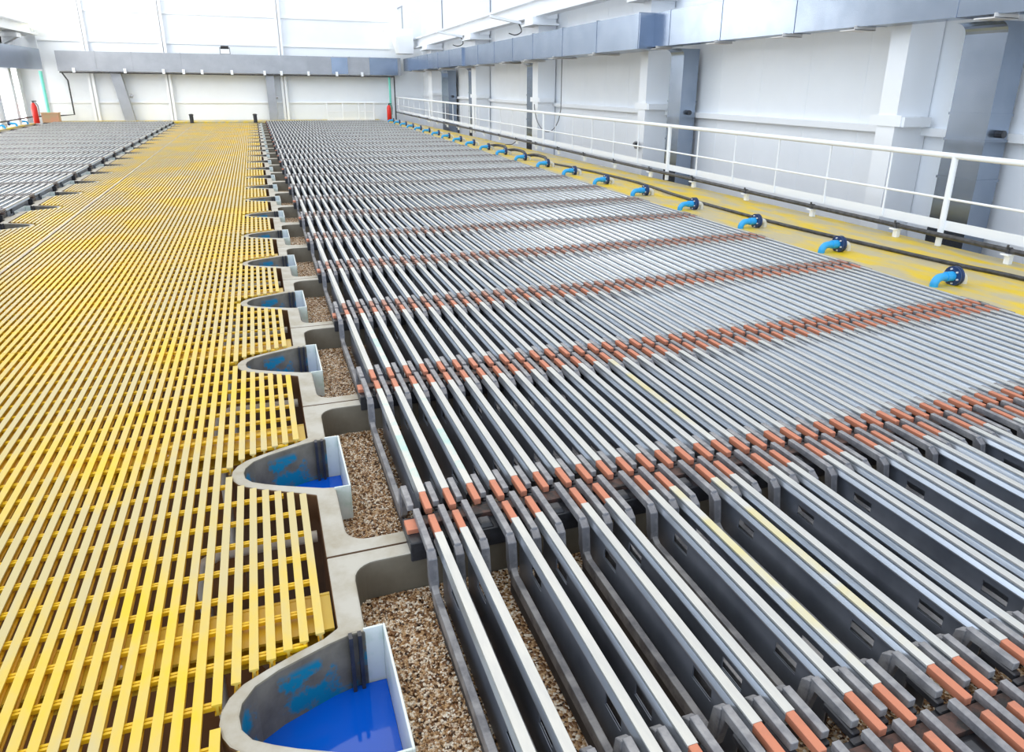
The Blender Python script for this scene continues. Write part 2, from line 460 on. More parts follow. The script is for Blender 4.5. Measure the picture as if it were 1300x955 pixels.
for k in range(2, K1):
    c = cl if k == 2 else copy_tree(cl)
    c.location = (MIR, Y0 + k * P, 0)
    c['label'] = 'grey concrete tank left of the yellow walkway, %s nearest of the left bank' % ordw(k - 2)

# ------------------------------------------------------------------ foam beads floating in the tanks
def bead_layer(k, X0, X1, dense):
    rnd = random.Random(100 + k)
    mb = MB()
    y0 = Y0 + k * P + .082; y1 = Y0 + (k + 1) * P - .082
    z = -.262
    mb.box(-.253, X1, y0, y1, z - .02, z)
    mb.box(X0, -.253, y0, Y0 + k * P + .487, z - .02, z); mb.box(X0, -.253, Y0 + k * P + .996, y1, z - .02, z)
    if dense:
        a = (1 + 5 ** .5) / 2; s_ = 1 / math.sqrt(1 + a * a)
        iv = [Vector(v) * s_ for v in ((-1, a, 0), (1, a, 0), (-1, -a, 0), (1, -a, 0), (0, -1, a), (0, 1, a), (0, -1, -a), (0, 1, -a), (a, 0, -1), (a, 0, 1), (-a, 0, -1), (-a, 0, 1))]
        fi = ((0, 11, 5), (0, 5, 1), (0, 1, 7), (0, 7, 10), (0, 10, 11), (1, 5, 9), (5, 11, 4), (11, 10, 2), (10, 7, 6), (7, 1, 8), (3, 9, 4), (3, 4, 2), (3, 2, 6), (3, 6, 8), (3, 8, 9), (4, 9, 5), (2, 4, 11), (6, 2, 10), (8, 6, 7), (9, 8, 1))
        st = .0105
        nx = int((.16 - X0) / st); ny = int((y1 - y0) / st)
        for i in range(nx):
            for j in range(ny):
                x = X0 + (i + .5 + rnd.uniform(-.35, .35) + .5 * (j % 2)) * st; y = y0 + (j + .5 + rnd.uniform(-.35, .35)) * st
                if x < -.247 and .48 < y - (Y0 + k * P) < 1.003: continue
                rr = rnd.uniform(.0045, .007)
                c = Vector((x, y, z + rnd.uniform(-.001, .005)))
                q = rnd.uniform(0, 6.28); ca, sa = math.cos(q), math.sin(q)
                mb.add([(c.x + (v.x * ca - v.y * sa) * rr, c.y + (v.x * sa + v.y * ca) * rr, c.z + v.z * rr * .8) for v in iv], fi)
    return mb
for k in range(-1, 4):
    mb = bead_layer(k, -.313, 4.80, True)
    tag(mb.build('foam_beads', M['beads'], smooth=True), 'brown and white foam beads floating in the %s tank of the right bank' % ordw(k + 2), 'foam beads', kind='stuff')
mb = MB()
for k in [-2] + list(range(4, K1)):
    mb.box(-.25, 4.80, Y0 + k * P + .082, Y0 + (k + 1) * P - .082, -.275, -.258)
    mb.box(-.313, -.25, Y0 + k * P + .082, Y0 + k * P + .487, -.275, -.258)
tag(mb.build('foam_beads', M['beads']), 'pale foam beads floating in the far tanks of the right bank', 'foam beads', kind='stuff')
mb = MB()
for k in range(2, K1):
    mb.box(MIR - 4.45, MIR + .313, Y0 + k * P + .082, Y0 + (k + 1) * P - .082, -.275, -.258)
tag(mb.build('foam_beads', M['beads']), 'dark foam beads floating in the tanks left of the walkway', 'foam beads', kind='stuff')

# ------------------------------------------------------------------ capping boards on the tank walls
def make_board(sign, n, loc, label, grp):
    t = empty('capping_board', loc, label, 'capping board', grp)
    b = MB()
    x0, x1 = (-.10, 4.82) if sign > 0 else (-(n * .1 + .08), .28)
    yo = .035
    yc = -.035
    b.box(x0, x1, yc - .088, yc + .088, -.135, -.052)
    for i in range(n + 1):
        x = sign * (i * .1)
        if sign < 0: x += .20
        b.hexa([(x - .032, yc - .085, -.052), (x + .032, yc - .085, -.052), (x + .032, yc - .020, -.052), (x - .032, yc - .020, -.052)],
               [(x - .020, yc - .072, -.031), (x + .020, yc - .072, -.031), (x + .020, yc - .030, -.031), (x - .020, yc - .030, -.031)])
        b.box(x + .022, x + .078, yc + .062, yc + .086, -.052, -.040)
        b.box(x + .036, x + .064, yc + .088, yc + .2, -.060, -.034)
    b.build('insulator', M['black'], t, bevel=.004)
    xs_ = (x0, -.045) if sign > 0 else (.20, x1)
    cm = 'copper' if sign > 0 else 'busbar'
    b = MB(); b.box(xs_[0], xs_[1], yc - .028, yc + .045, -.052, -.031); b.build('busbar_end', M[cm], t, bevel=.002)
    b = MB()
    q = (-.045, x1 - .03) if sign > 0 else (x0 + .02, .20)
    b.box(q[0], q[1], yc - .008, yc + .052, -.052, -.031); b.build('busbar', M['busbar'], t)
    return t
b0 = make_board(1, NC, (0, 0, 0), '', 'capping boards of the right bank')
for k in range(K0 + 1, K1 + 1):
    c = b0 if k == K0 + 1 else copy_tree(b0)
    c.location = (0, k * P, 0)
    c['label'] = 'black capping board with a copper strip, %s tank wall from the camera, right bank' % ordw(k - K0 - 1)
b1 = make_board(-1, 42, (MIR, 2 * P, 0), '', 'capping boards of the left bank')
for k in range(2, K1 + 1):
    c = b1 if k == 2 else copy_tree(b1)
    c.location = (MIR, k * P, 0)
    c['label'] = 'black capping board on the %s tank wall of the left bank' % ordw(k - 2)

# ------------------------------------------------------------------ cathodes
CL = P - .045       # length of a cathode header, starts at +.016
HDR = [(-.0145, -.002), (.0145, -.002), (.0155, -.003), (.0155, -.010), (.0105, -.014), (.0115, -.021), (.0195, -.038), (.019, -.044), (.010, -.050), (-.010, -.050), (-.019, -.044),
       (-.0195, -.038), (-.0115, -.021), (-.0105, -.014), (-.0155, -.010), (-.0155, -.003)]
HDR = [(x, z + .002) for x, z in HDR][::-1]
def make_cathode(hm='steel', cm='copper'):
    t = empty('cathode', (0, 0, 0), '', 'cathode')
    b = MB(); b.prof_y(HDR, .128, CL - .128)
    for qi, fc in enumerate(b.f):
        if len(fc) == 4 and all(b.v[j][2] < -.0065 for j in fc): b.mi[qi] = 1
    b.build('header_bar', [M[hm], M['steel_side_sheen']], t)
    for y0, y1 in ((0, .13), (CL - .13, CL)):
        b = MB(); b.box(-.0135, .0135, y0, y1, -.030, -.001); b.build('copper_contact', M[cm], t, bevel=.0025)
    b = MB()
    y0, y1 = .19, CL - .19
    th = .0022
    zt, zs0, zs1, zb = -.047, -.078, -.122, -.80
    b.box(-th, th, y0, y1, zs0, zt); b.box(-th, th, y0, y1, zb, zs1)
    for a, c in ((y0, .325), (.425, CL - .425), (CL - .325, y1)): b.box(-th, th, a, c, zs1, zs0)
    for a in (.325, CL - .425): b.box(-.0035, .0035, a, a + .10, zs1 - .002, zs1)
    b.build('plate', M['plate'], t)
    return t
# hanger of a lead anode: lug on the board, step down, low beam, step up, lug
def make_anode():
    t = empty('anode', (0, 0, 0), '', 'anode')
    L = P
    yn0, yn1, yf0, yf1 = .065, .225, L - .240, L + .034
    top = [(yn0, -.003), (yn1, -.004), (yn1 + .035, -.125), (yn1 + .075, -.148), (yf0 - .075, -.148), (yf0 - .035, -.125), (yf0, -.004), (yf1, -.003)]
    bot = [(yf1, -.030), (yf0 + .02, -.036), (yf0 - .005, -.150), (yf0 - .055, -.195), (yn1 + .055, -.195), (yn1 + .005, -.150), (yn1 - .02, -.036), (yn0, -.030)]
    b = MB(); b.prof_x(top + bot, -.0125, .0125)
    for y, s in ((yf0, -1), (yn1, 1)):
        q = [(y - s * .004, -.010), (y + s * .030, -.012 - .02), (y + s * .048, -.14), (y + s * .03, -.17), (y + s * .002, -.12)]
        b.prof_x(q if s > 0 else q[::-1], -.0165, .0165)
    b.build('hanger_bar', M['lead'], t, bevel=.003)
    b = MB(); b.box(-.004, .004, yn1 + .02, yf0 - .02, -.80, -.190)
    b.build('lead_sheet', M['lead_plate'], t)
    return t

def row_name(k): return ordw(k + 2)
cath = make_cathode(); anod = make_anode()
cathD = make_cathode('steel', 'copper_mid'); cathE = make_cathode('steel', 'copper_dull'); cathY = make_cathode('steel_yellow'); cathT = make_cathode('steel_teal')
spotsC, spotsA = [], []
for k in range(-2, 6):
    for i in range(NC):
        if k < 0 and i % 3 == 2: continue
        if k == -2 and i < 8: continue
        spotsC.append((k, i))
    for i in range(NC + 1):
        if k == -2 and i < 8: continue
        spotsA.append((k, i))
spotsC = spotsC[:300]; spotsA = spotsA[:300]
setC, setA = set(spotsC), set(spotsA)
rc = random.Random(5)
used = {}
for k, i in spotsC:
    kind = 'T' if (k, i) in ((0, 0), (1, 1), (0, 2)) else 'Y' if (k, i) in ((-1, 10), (-1, 12), (0, 14)) else '' if k < 2 else 'D' if k < 4 else 'E'
    proto = {'': cath, 'D': cathD, 'E': cathE, 'T': cathT, 'Y': cathY}[kind]
    c = proto if not used.get(kind) else copy_tree(proto)
    used[kind] = True
    c.location = (i * .1 + rc.uniform(-.003, .003), k * P + .016 + rc.uniform(-.003, .003), rc.uniform(-.0008, .0008))
    c.rotation_euler = (0, 0, rc.uniform(-.0012, .0012))
    look = {'': 'white steel', 'D': 'white steel', 'E': 'pale steel', 'T': 'green-stained steel', 'Y': 'yellow-stained steel'}[kind]
    c['label'] = '%s cathode with copper ends, %s from the walkway, %s tank row' % (look, ordw(i), row_name(k))
    c['group'] = 'cathodes hanging in the nearer tanks'
first = True
for k, i in spotsA:
    c = anod if first else copy_tree(anod)
    first = False
    c.location = ((i - .5) * .1 + (0.004 if k < 0 else -.010) + rc.uniform(-.004, .004), k * P + rc.uniform(-.003, .003), rc.uniform(-.002, .001))
    c.rotation_euler = (0, 0, rc.uniform(-.002, .002))
    c['label'] = 'grey lead anode with bent lugs, %s from the walkway, %s tank row' % (ordw(i), row_name(k))
    c['group'] = 'lead anodes hanging in the nearer tanks'

mbc = MB(); mba = MB()
def far_cathode(mb, x, y, cm=1):
    x += rc.uniform(-.003, .003); y += rc.uniform(-.004, .004)
    mb.box(x - .0155, x + .0155, y + .13, y + CL - .13, -.014, 0, 0)
    mb.hexa([(x - .011, y + .13, -.014), (x + .011, y + .13, -.014), (x + .0195, y + .13, -.038), (x - .0195, y + .13, -.038)],
            [(x - .011, y + CL - .13, -.014), (x + .011, y + CL - .13, -.014), (x + .0195, y + CL - .13, -.038), (x - .0195, y + CL - .13, -.038)], 3)
    mb.box(x - .0135, x + .0135, y, y + .13, -.030, -.001, cm); mb.box(x - .0135, x + .0135, y + CL - .13, y + CL, -.030, -.001, cm)
    mb.box(x - .002, x + .002, y + .19, y + .325, -.5, -.036, 2); mb.box(x - .002, x + .002, y + .425, y + CL - .19, -.5, -.036, 2)
    mb.box(x - .002, x + .002, y + .325, y + .425, -.5, -.116, 2)
def far_anode(mb, x, y):
    x += rc.uniform(-.003, .003)
    mb.box(x - .0125, x + .0125, y + .065, y + .235, -.030, -.003); mb.box(x - .0125, x + .0125, y + P - .24, y + P + .034, -.030, -.003)
    mb.box(x - .0125, x + .0125, y + .235, y + P - .24, -.5, -.148)
    mb.box(x - .0125, x + .0125, y + .205, y + .245, -.16, -.010); mb.box(x - .0125, x + .0125, y + P - .26, y + P - .225, -.16, -.010)
for k in range(-2, K1):
    for i in range(NC):
        if (k, i) in setC or k < 0: continue
        far_cathode(mbc, i * .1, k * P + .016, 1 if k < 6 else 4)
    for i in range(NC + 1):
        if (k, i) in setA or k < 0: continue
        far_anode(mba, (i - .5) * .1, k * P)
for k in range(2, K1):
    for i in range(42):
        far_cathode(mbc, MIR + .24 - i * .1, k * P + .016, 4)
        far_anode(mba, MIR + .19 - i * .1, k * P)
tag(mbc.build('cathode', [M['steel'], M['copper_dull'], M['plate'], M['steel_side_sheen'], M['copper_grey']]), 'steel cathodes crowding the distant tanks of both banks', 'cathodes', kind='stuff')
tag(mba.build('anode', M['lead']), 'lead anodes between the cathodes of the distant tanks', 'anodes', kind='stuff')

# ------------------------------------------------------------------ walkway grating
XA, XB = -.445, MIR + .445
def edge_y(pl, x):
    for (xa, ya), (xb, yb) in zip(pl, pl[1:]):
        if min(xa, xb) <= x <= max(xa, xb) and xa != xb: return ya + (yb - ya) * (x - xa) / (xb - xa)
    return None
def gap(x):          # scoop extent in the local y of one cell for the bar at x
    for xx in (x, MIR - x):
        if -.765 < xx < -.39:
            lo = edge_y(LO, max(xx, -.7515)); hi = edge_y(HI[::-1], max(xx, -.7475))
            if lo is not None and hi is not None: return lo - .018, hi + .018
    return None
def grating(x_lo, x_hi, ka, kb, label, grp, x1st, nb):
    ya, yb = Y0 + ka * P + .003, Y0 + kb * P - .003
    t = empty('grating_panel', ((x_lo + x_hi) / 2, ya, -.13), label, 'grating', grp)
    lx, ly, lz = t.location
    b = MB(); rb = MB()
    xs = [x1st - i * .05 for i in range(nb)]
    for x in xs:
        segs = []; g = gap(x); y = ya
        if g:
            for k in range(ka, kb):
                segs.append((y, Y0 + k * P + g[0])); y = Y0 + k * P + g[1]
        segs.append((y, yb))
        for s0, s1 in segs:
            if s1 - s0 < .02: continue
            q = [(-.0138, 0), (.0138, 0), (.0138, -.005), (.004, -.009), (.004, -.033), (.009, -.036), (.009, -.040), (-.009, -.040), (-.009, -.036), (-.004, -.033), (-.004, -.009), (-.0138, -.005)][::-1]
            b.prof_y([(x - lx + a, .04 + c) for a, c in q], s0 - ly, s1 - ly)
    nr = int((yb - ya) / .158)
    for j in range(nr + 1):
        y = ya + .04 + j * .158
        if y > yb - .01: continue
        yl = (y - Y0) % P
        a, c = x_lo + .004, x_hi - .004
        if x_hi > -.5 and .44 < yl < 1.05:
            # stop at the scoop
            lim = None
            for xx in [-.76 + .005 * q for q in range(73)]:
                lo = edge_y(LO, max(xx, -.7515)); hi = edge_y(HI[::-1], max(xx, -.7475))
                if lo is not None and hi is not None and lo - .015 < yl < hi + .015: lim = xx; break
            if lim: c = lim - .012
        if x_lo < MIR + .5 and .44 < yl < 1.05:
            for xx in [-.76 + .005 * q for q in range(73)]:
                lo = edge_y(LO, max(xx, -.7515)); hi = edge_y(HI[::-1], max(xx, -.7475))
                if lo is not None and hi is not None and lo - .015 < yl < hi + .015: a = MIR - xx + .012; break
        for dy in (-.0065, .0065):
            rb.box(a - lx, c - lx, y + dy - .0045 - ly, y + dy + .0045 - ly, .012, .026)
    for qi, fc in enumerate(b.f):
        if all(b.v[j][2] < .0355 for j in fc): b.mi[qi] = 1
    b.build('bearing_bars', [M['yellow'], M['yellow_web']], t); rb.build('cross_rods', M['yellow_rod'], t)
    return t
pk = -2; pi_ = 0
while pk < K1:
    pe = min(pk + 4, K1)
    for (a, c, nm, f_, nb) in ((-1.974, XA, 'beside the right bank', -.458, 31), (-2.776, -1.992, 'in the middle of the walkway', -2.006, 16), (XB, -2.806, 'beside the left bank', -2.822, 13)):
        grating(a, c, pk, pe, 'yellow slatted walkway panel %s, %s from the camera' % (nm, ordw(pi_)), 'walkway grating panels', f_, nb)
    pk = pe; pi_ += 1
# pale strip along one joint
b = MB(); n = 60
pts = [(-2.796 + .006 * noise.noise(Vector((i * .37, 0, 0))), -1 + i * 32.1 / n, -.086) for i in range(n + 1)]
for p0, p1 in zip(pts, pts[1:]):
    b.hexa([(p0[0] - .011, p0[1], -.09), (p0[0] + .011, p0[1], -.09), (p0[0] + .011, p0[1], -.084), (p0[0] - .011, p0[1], -.084)],
           [(p1[0] - .011, p1[1], -.09), (p1[0] + .011, p1[1], -.09), (p1[0] + .011, p1[1], -.084), (p1[0] - .011, p1[1], -.084)])
tag(b.build('joint_strip', M['strip']), 'pale strip lying along the joint left of the middle of the walkway', 'strip')
# beams below the grating
bt = empty('support_beam', (0, 0, 0), '', 'beam', 'beams below the walkway')
b = MB(); b.box(XB + .03, XA + .035, 0, .19, -.215, -.205); b.box(XB + .03, XA + .035, 0, .19, -.142, -.132)
b.box(XB + .03, XA + .035, .09, .10, -.205, -.142); b.box(XB + .03, XA + .035, .178, .19, -.132, -.130)
for x in (-.49, -.78, -1.2, -1.7):
    pass
b.build('channel', M['yellow_beam'], bt)
b = MB()
for x in (-.46, -1.05, -1.7, -2.3, -2.9):
    b.tube([(x, .04, -.132), (x, .04, -.127)], .008, 8)
b.build('bolt_heads', M['bracket'], bt)
for k in range(K0, K1):
    c = bt if k == K0 else copy_tree(bt)
    c.location = (0, k * P + 1.035, 0)
    c['label'] = 'yellow channel beam crossing under the walkway grating, %s from the camera' % ordw(k - K0)
# drain pipes and dark tray below
dp = None
for k in range(-1, 4):
    b = MB()
    b.tube([(-.42, .30, -.22), (-.80, .30, -.22), (-.86, .30, -.25), (-.88, .30, -.34), (-.88, .30, -1.14)], .024, 10)
    if dp is None:
        dp = b.build('drain_pipe', M['pvc_white'], smooth=True); c = dp
    else:
        c = dp.copy(); COL.objects.link(c)
    c.location = (0, k * P, 0)
    tag(c, 'pale drain pipe under the grating beside the %s tank of the right bank' % ordw(k + 2), 'pipe', 'drain pipes under the walkway')

# ------------------------------------------------------------------ ledges at the hall edges
b = MB()
n = 14
ys = [-5 + i * (36.4 / n) for i in range(n + 1)]
for a, c in zip(ys, ys[1:]):
    def lx(y):
        q = min(max((y - 5) / 28, 0), 1.1); return 6.60 * (1 - .8 * q / 7)
    b.hexa([(XR + .01, a, -.12), (lx(a), a, -.12), (lx(a), a, -.07), (XR + .01, a, -.07)], [(XR + .01, c, -.12), (lx(c), c, -.12), (lx(c), c, -.07), (XR + .01, c, -.07)])
tag(b.build('walkway_ledge', M['ledge']), 'worn yellow solid walkway between the right bank and the white railing', 'walkway')
b = MB(); b.box(-8.18, 4.9, 31.42, YF - .02, -.12, -.05)
tag(b.build('cross_walkway', M['ledge']), 'solid yellow walkway crossing in front of the far wall', 'walkway')
b = MB(); b.box(-8.61, MIR - 4.56, 4, 31.4, -.12, -.05)
tag(b.build('walkway_ledge', M['ledge']), 'narrow yellow walkway along the left wall', 'walkway')

# ------------------------------------------------------------------ inlet pipes with flanges
def disc_x(b, x0, x1, y, z, rad, seg=24, mi=0): b.tube([(x0, y, z), (x1, y, z)], rad, seg, mi)
def make_inlet(sg=1):
    t = empty('inlet_pipe', (0, 0, 0), '', 'pipe fitting')
    b = MB()
    pts = [(0, 0, -.24), (0, 0, -.02)] + [(sg * (.07 - .07 * math.cos(a)), 0, -.02 + .07 * math.sin(a)) for a in [math.pi / 12 * q for q in range(1, 7)]] + [(sg * .19, 0, .05)]
    b.tube(pts, .036, 14); b.build('blue_elbow', M['pvc'], t, smooth=True)
    b = MB(); b.tube([(sg * .12, 0, .05), (sg * .20, 0, .05)], .044, 16); b.build('collar', M['pvc'], t, smooth=True)
    b = MB(); disc_x(b, sg * .20, sg * .222, 0, .05, .088); disc_x(b, sg * .228, sg * .25, 0, .05, .088); disc_x(b, sg * .222, sg * .228, 0, .05, .07)
    fl = b.build('flange', M['flange'], t, smooth=True)
    for q in range(6):
        a = math.pi / 3 * q + .3
        b = MB(); disc_x(b, sg * .186, sg * .262, .064 * math.cos(a), .05 + .064 * math.sin(a), .0085, 6)
        b.build('bolt', M['bracket'], fl)
    b = MB()
    pts = [(sg * .25, 0, .05), (sg * .30, 0, .05)] + [(sg * (.30 + .05 * math.sin(a)), 0, .0 + .05 * math.cos(a)) for a in [math.pi / 12 * q for q in range(1, 7)]] + [(sg * .35, 0, -.07)]
    b.tube(pts, .032, 12); b.build('white_elbow', M['pvc_white'], t, smooth=True)
    return t
ip = make_inlet()
for k in range(0, K1):
    c = ip if k == 0 else copy_tree(ip)
    c.location = (4.99 - .002 * k, k * P + .70, -.04)
    c['label'] = 'blue pipe elbow with a dark flange, %s from the camera along the right bank' % ordw(k)
    c['group'] = 'inlet pipes of the right bank'
ip2 = make_inlet(-1)
fs_ = True
for k in range(14, K1):
    c = ip2 if fs_ else copy_tree(ip2); fs_ = False
    c.location = (MIR - 4.62, k * P + .70, .0)
    c['label'] = 'small blue pipe elbow by the left wall, %s from the far end' % ordw(K1 - 1 - k)
    c['group'] = 'inlet pipes of the left bank'

def curve_pts(pts, n=10):
    P_ = [Vector(p) for p in pts]; o = []
    for i in range(len(P_) - 1):
        a = P_[max(i - 1, 0)]; b_ = P_[i]; c = P_[i + 1]; e = P_[min(i + 2, len(P_) - 1)]
        for j in range(n):
            q = j / n
            o.append(0.5 * ((2 * b_) + (c - a) * q + (2 * a - 5 * b_ + 4 * c - e) * q * q + (3 * b_ - a - 3 * c + e) * q ** 3))
    o.append(P_[-1]); return o
hz = -.048
b = MB(); b.tube(curve_pts([(6.05, -2, hz), (6.02, 0.5, hz), (5.95, 2.0, hz), (5.84, 2.6, hz), (5.74, 3.4, hz), (5.58, 5.0, hz), (5.57, 6.6, hz), (5.62, 7.6, hz), (5.76, 9.1, hz), (5.71, 10.6, hz), (5.62, 11.6, hz), (5.50, 12.4, hz), (5.42, 12.9, hz)]), .021, 10)
tag(b.build('hose', M['rubber'], smooth=True), 'long black hose winding along the worn yellow walkway', 'hose')
hn = ['nearest', 'second', 'third']
for j, y in enumerate((13.3, 14.72, 16.14)):
    b = MB(); b.tube(curve_pts([(5.22, y + .2, .03), (5.42, y + .1, .05), (5.50, y - .3, .03), (5.44, y - .55, -.04)]), .034, 8)
    tag(b.build('hose', M['rubber'], smooth=True), 'short thick black hose joined to a distant blue pipe, %s of three' % hn[j], 'hose', 'short hoses at the blue pipes')
b = MB(); b.tube(curve_pts([(5.47, 15.9, hz), (5.75, 16.6, .02), (6.12, 17.1, .0), (6.4, 17.5, .08)]), .012, 8)
tag(b.build('cable', M['rubber'], smooth=True), 'thin dark cable crossing the yellow walkway to the railing', 'cable')

# ------------------------------------------------------------------ railing
rail = empty('railing', W(6.5, 3.4, -.07), 'long white railing between the yellow walkway and the right wall', 'railing')
def loc(o): 
    o.parent = rail; o.matrix_parent_inverse = Matrix.Translation(-Vector(rail.location)); return o
YR = [-5 + i * 1.0 for i in range(39)]
def wtube(X, Z, rad, y0=-5, y1=33):
    b = MB(); n = 20; b.tube([W(X, y0 + (y1 - y0) * i / n, Z) for i in range(n + 1)], rad, 10); return b
loc(wtube(6.5, .90, .032).build('top_rail', M['white'], smooth=True))
loc(wtube(6.5, .45, .014).build('mid_rail', M['white'], smooth=True))
b = MB(); wbar(b, 6.512, 6.524, -5, 33, .11, .215); loc(b.build('toe_board', M['white']))
posts = [-2.35, 3.43, 9.18, 15.0, 20.8, 26.6, 32.4]
for y in posts:
    b = MB(); b.tube([W(6.5, y, -.068), W(6.5, y, .90)], .034, 10); b.box(0, 0, 0, 0, 0, 0)
    b.v = b.v[:-8]; b.f = b.f[:-6]; b.mi = b.mi[:-6]
    loc(b.build('post', M['white'], smooth=True))
for i in range(-4, 33):
    y = 5.28 + i - 5 + .0
    y = .28 + i
    if any(abs(y - q) < .35 for q in posts): continue
    b = MB(); b.tube([W(6.5, y, .12), W(6.5, y, .89)], .013, 8); loc(b.build('baluster', M['white'], smooth=True))
# conduit pipe clipped along the foot of the railing
cp = empty('conduit_pipe', W(6.44, 3, .06), 'black pipe clipped on short white stubs along the foot of the railing', 'pipe')
def loc2(o):
    o.parent = cp; o.matrix_parent_inverse = Matrix.Translation(-Vector(cp.location)); return o
loc2(wtube(6.43, .065, .028, -5, 32.8).build('pipe', M['rubber'], smooth=True))
for i in range(25):
    y = 2.55 + (i - 3) * 1.42
    if y < -4 or y > 32: continue
    b = MB(); wbar(b, 6.42, 6.47, y - .03, y + .03, -.07, .02, 1); wbar(b, 6.37, 6.47, y - .045, y + .045, .02, .036, 1)
    st = loc2(b.build('stub', M['white']))
    b = MB(); b.tube([W(6.43, y - .02, .065), W(6.43, y + .02, .065)], .037, 10); b.tube([W(6.40, y, .09), W(6.40, y, .125)], .012, 6)
    loc2(b.build('clamp', M['rubber'], smooth=True))

# ------------------------------------------------------------------ ducts
du = empty('air_duct', W(7.1, 5, 2.35), 'large shiny galvanised duct running along the right wall', 'duct')
def loc3(o):
    o.parent = du; o.matrix_parent_inverse = Matrix.Translation(-Vector(du.location)); return o
segs = [(-5.0, 10.95, 7.10, 7.41, 2.34, 2.97), (10.95, 16.6, 6.78, 7.41, 2.30, 2.96), (16.6, 23.0, 6.86, 7.41, 2.31, 2.97), (23.0, 32.2, 6.80, 7.41, 2.33, 2.99)]
for a, c, x0, x1, z0, z1 in segs:
    b = MB(); wbar(b, x0, x1, a, c, z0, z1)
    loc3(b.build('duct_section', M['galv']))
b = MB()
ysm = [(-3.0, 7.10), (-1.2, 7.10), (.5, 7.10), (2.2, 7.10), (3.15, 7.10), (4.3, 7.10), (5.6, 7.10), (7.0, 7.10), (8.8, 7.10), (10.4, 7.10), (11.0, 6.78), (12.8, 6.78), (14.6, 6.78), (16.5, 6.78), (18.2, 6.86), (19.8, 6.86), (21.4, 6.86), (23.0, 6.80), (24.6, 6.80), (26.2, 6.80), (27.8, 6.8), (29.4, 6.8), (31, 6.8)]
for y, x0 in ysm:
    wbar(b, x0 - .008, 7.415, y - .012, y + .012, 2.295 if x0 < 7 else 2.333, 2.98, 1)
loc3(b.build('seam_flange', M['galv']))
for y in (-1.0, 2.6, 3.9, 5.9, 7.3, 9.0, 10.9, 13.0, 15.2, 17.2, 19.0, 21.4, 23.6, 26.0, 28.4, 30.6):
    x0 = 7.10 if y < 10.95 else 6.78 if y < 16.6 else 6.82
    z = 2.33 if y < 10.95 else 2.295
    b = MB(); wbar(b, x0 - .04, 7.415, y - .13, y + .13, z - .035, z - .022, 1); wbar(b, x0 - .045, 7.415, y - .13, y - .12, z - .03, z + .02, 1)
    loc3(b.build('support_bracket', M['bracket']))
# drops
def drop(y0, y1, lab, x0=7.53, x1=7.88, zt=2.30):
    t = empty('duct_drop', W(x0, y0, -.9), lab, 'duct', 'duct drops on the right wall')
    def L(o): o.parent = t; o.matrix_parent_inverse = Matrix.Translation(-Vector(t.location)); return o
    b = MB(); wbar(b, x0, x1, y0, y1, -.95, zt - .12, 1)
    # rounded neck that turns out under the main duct
    prev = None
    for q in range(7):
        a = math.pi / 2 * q / 6
        xo = x0 - .16 * (1 - math.cos(a)); z = zt - .12 + .12 * math.sin(a)
        cur = (xo, z)
        if prev:
            b.hexa([W(prev[0], y0, prev[1]), W(x1, y0, prev[1]), W(x1, y1, prev[1]), W(prev[0], y1, prev[1])],
                   [W(cur[0], y0, cur[1]), W(x1, y0, cur[1]), W(x1, y1, cur[1]), W(cur[0], y1, cur[1])])
        prev = cur
    L(b.build('shaft', M['galv']))
    for z in (1.28, .98, .52):
        b = MB(); wbar(b, x0 - .012, x1 + .012, y0 - .012, y1 + .012, z, z + .03, 1)
        L(b.build('seam_band', M['galv']))
    b = MB(); b.tube([W((x0 + x1) / 2, y0 - .09, 1.08), W((x0 + x1) / 2, y0, 1.08)], .045, 10); L(b.build('damper_motor', M['black']))
    return t
drop(3.95, 4.50, 'shiny galvanised duct drop with a rounded neck at the right edge')
drop(10.5, 10.95, 'galvanised duct drop beside the second column of the right wall')
drop(18.1, 18.7, 'slim duct drop half hidden by the column with the looped cable', zt=2.26)
drop(23.9, 24.5, 'slim duct drop half hidden by the fourth column of the right wall', zt=2.26)
drop(27.2, 28.2, 'broad grey duct drop near the far end of the right wall', zt=2.26)

# far wall duct
fd = empty('air_duct', (-1.5, YF - .6, 1.79), 'dull grey duct spanning the whole far wall', 'duct')
def loc4(o): o.parent = fd; o.matrix_parent_inverse = Matrix.Translation(-Vector(fd.location)); return o
b = MB(); b.box(-7.55, 5.95, YF - .62, YF - .12, 1.86, 2.60); loc4(b.build('duct_body', M['grey']))
b = MB()
for x in (-6.2, -4.9, -3.1, -1.1, .9, 1.9, 3.0, 3.7, 4.6, 5.3): b.box(x - .012, x + .012, YF - .632, YF - .12, 1.85, 2.612)
loc4(b.build('seam_flange', M['grey']))
b = MB(); b.box(2.9, 3.6, YF - .635, YF - .62, 1.9, 2.57); loc4(b.build('pale_patch', M['galv']))
b = MB(); b.box(4.55, 5.8, YF - .635, YF - .62, 1.87, 2.59); loc4(b.build('pale_patch', M['galv']))
for x in (-7.0, -5.2, -3.8, -3.05, -2.35, -1.2, .1, .78, 1.9, 3.1, 4.2):
    b = MB(); b.box(x - .05, x + .05, YF - .70, YF - .62, 1.80, 1.98); loc4(b.build('hanger_tab', M['white']))
b = MB(); b.tube([(-7.5, YF - .66, 1.81), (5.6, YF - .66, 1.81)], .03, 8)
tag(b.build('cable_conduit', M['rubber']), 'thin dark conduit under the far wall duct', 'conduit')
t = empty('duct_drop', (-5.55, YF - .4, -.1), 'slanted grey duct drop on the left part of the far wall', 'duct')
b = MB(); b.hexa([(-5.52, YF - .45, -.1), (-5.14, YF - .45, -.1), (-5.14, YF - .15, -.1), (-5.52, YF - .15, -.1)], [(-5.80, YF - .45, 1.86), (-5.42, YF - .45, 1.86), (-5.42, YF - .15, 1.86), (-5.80, YF - .15, 1.86)])
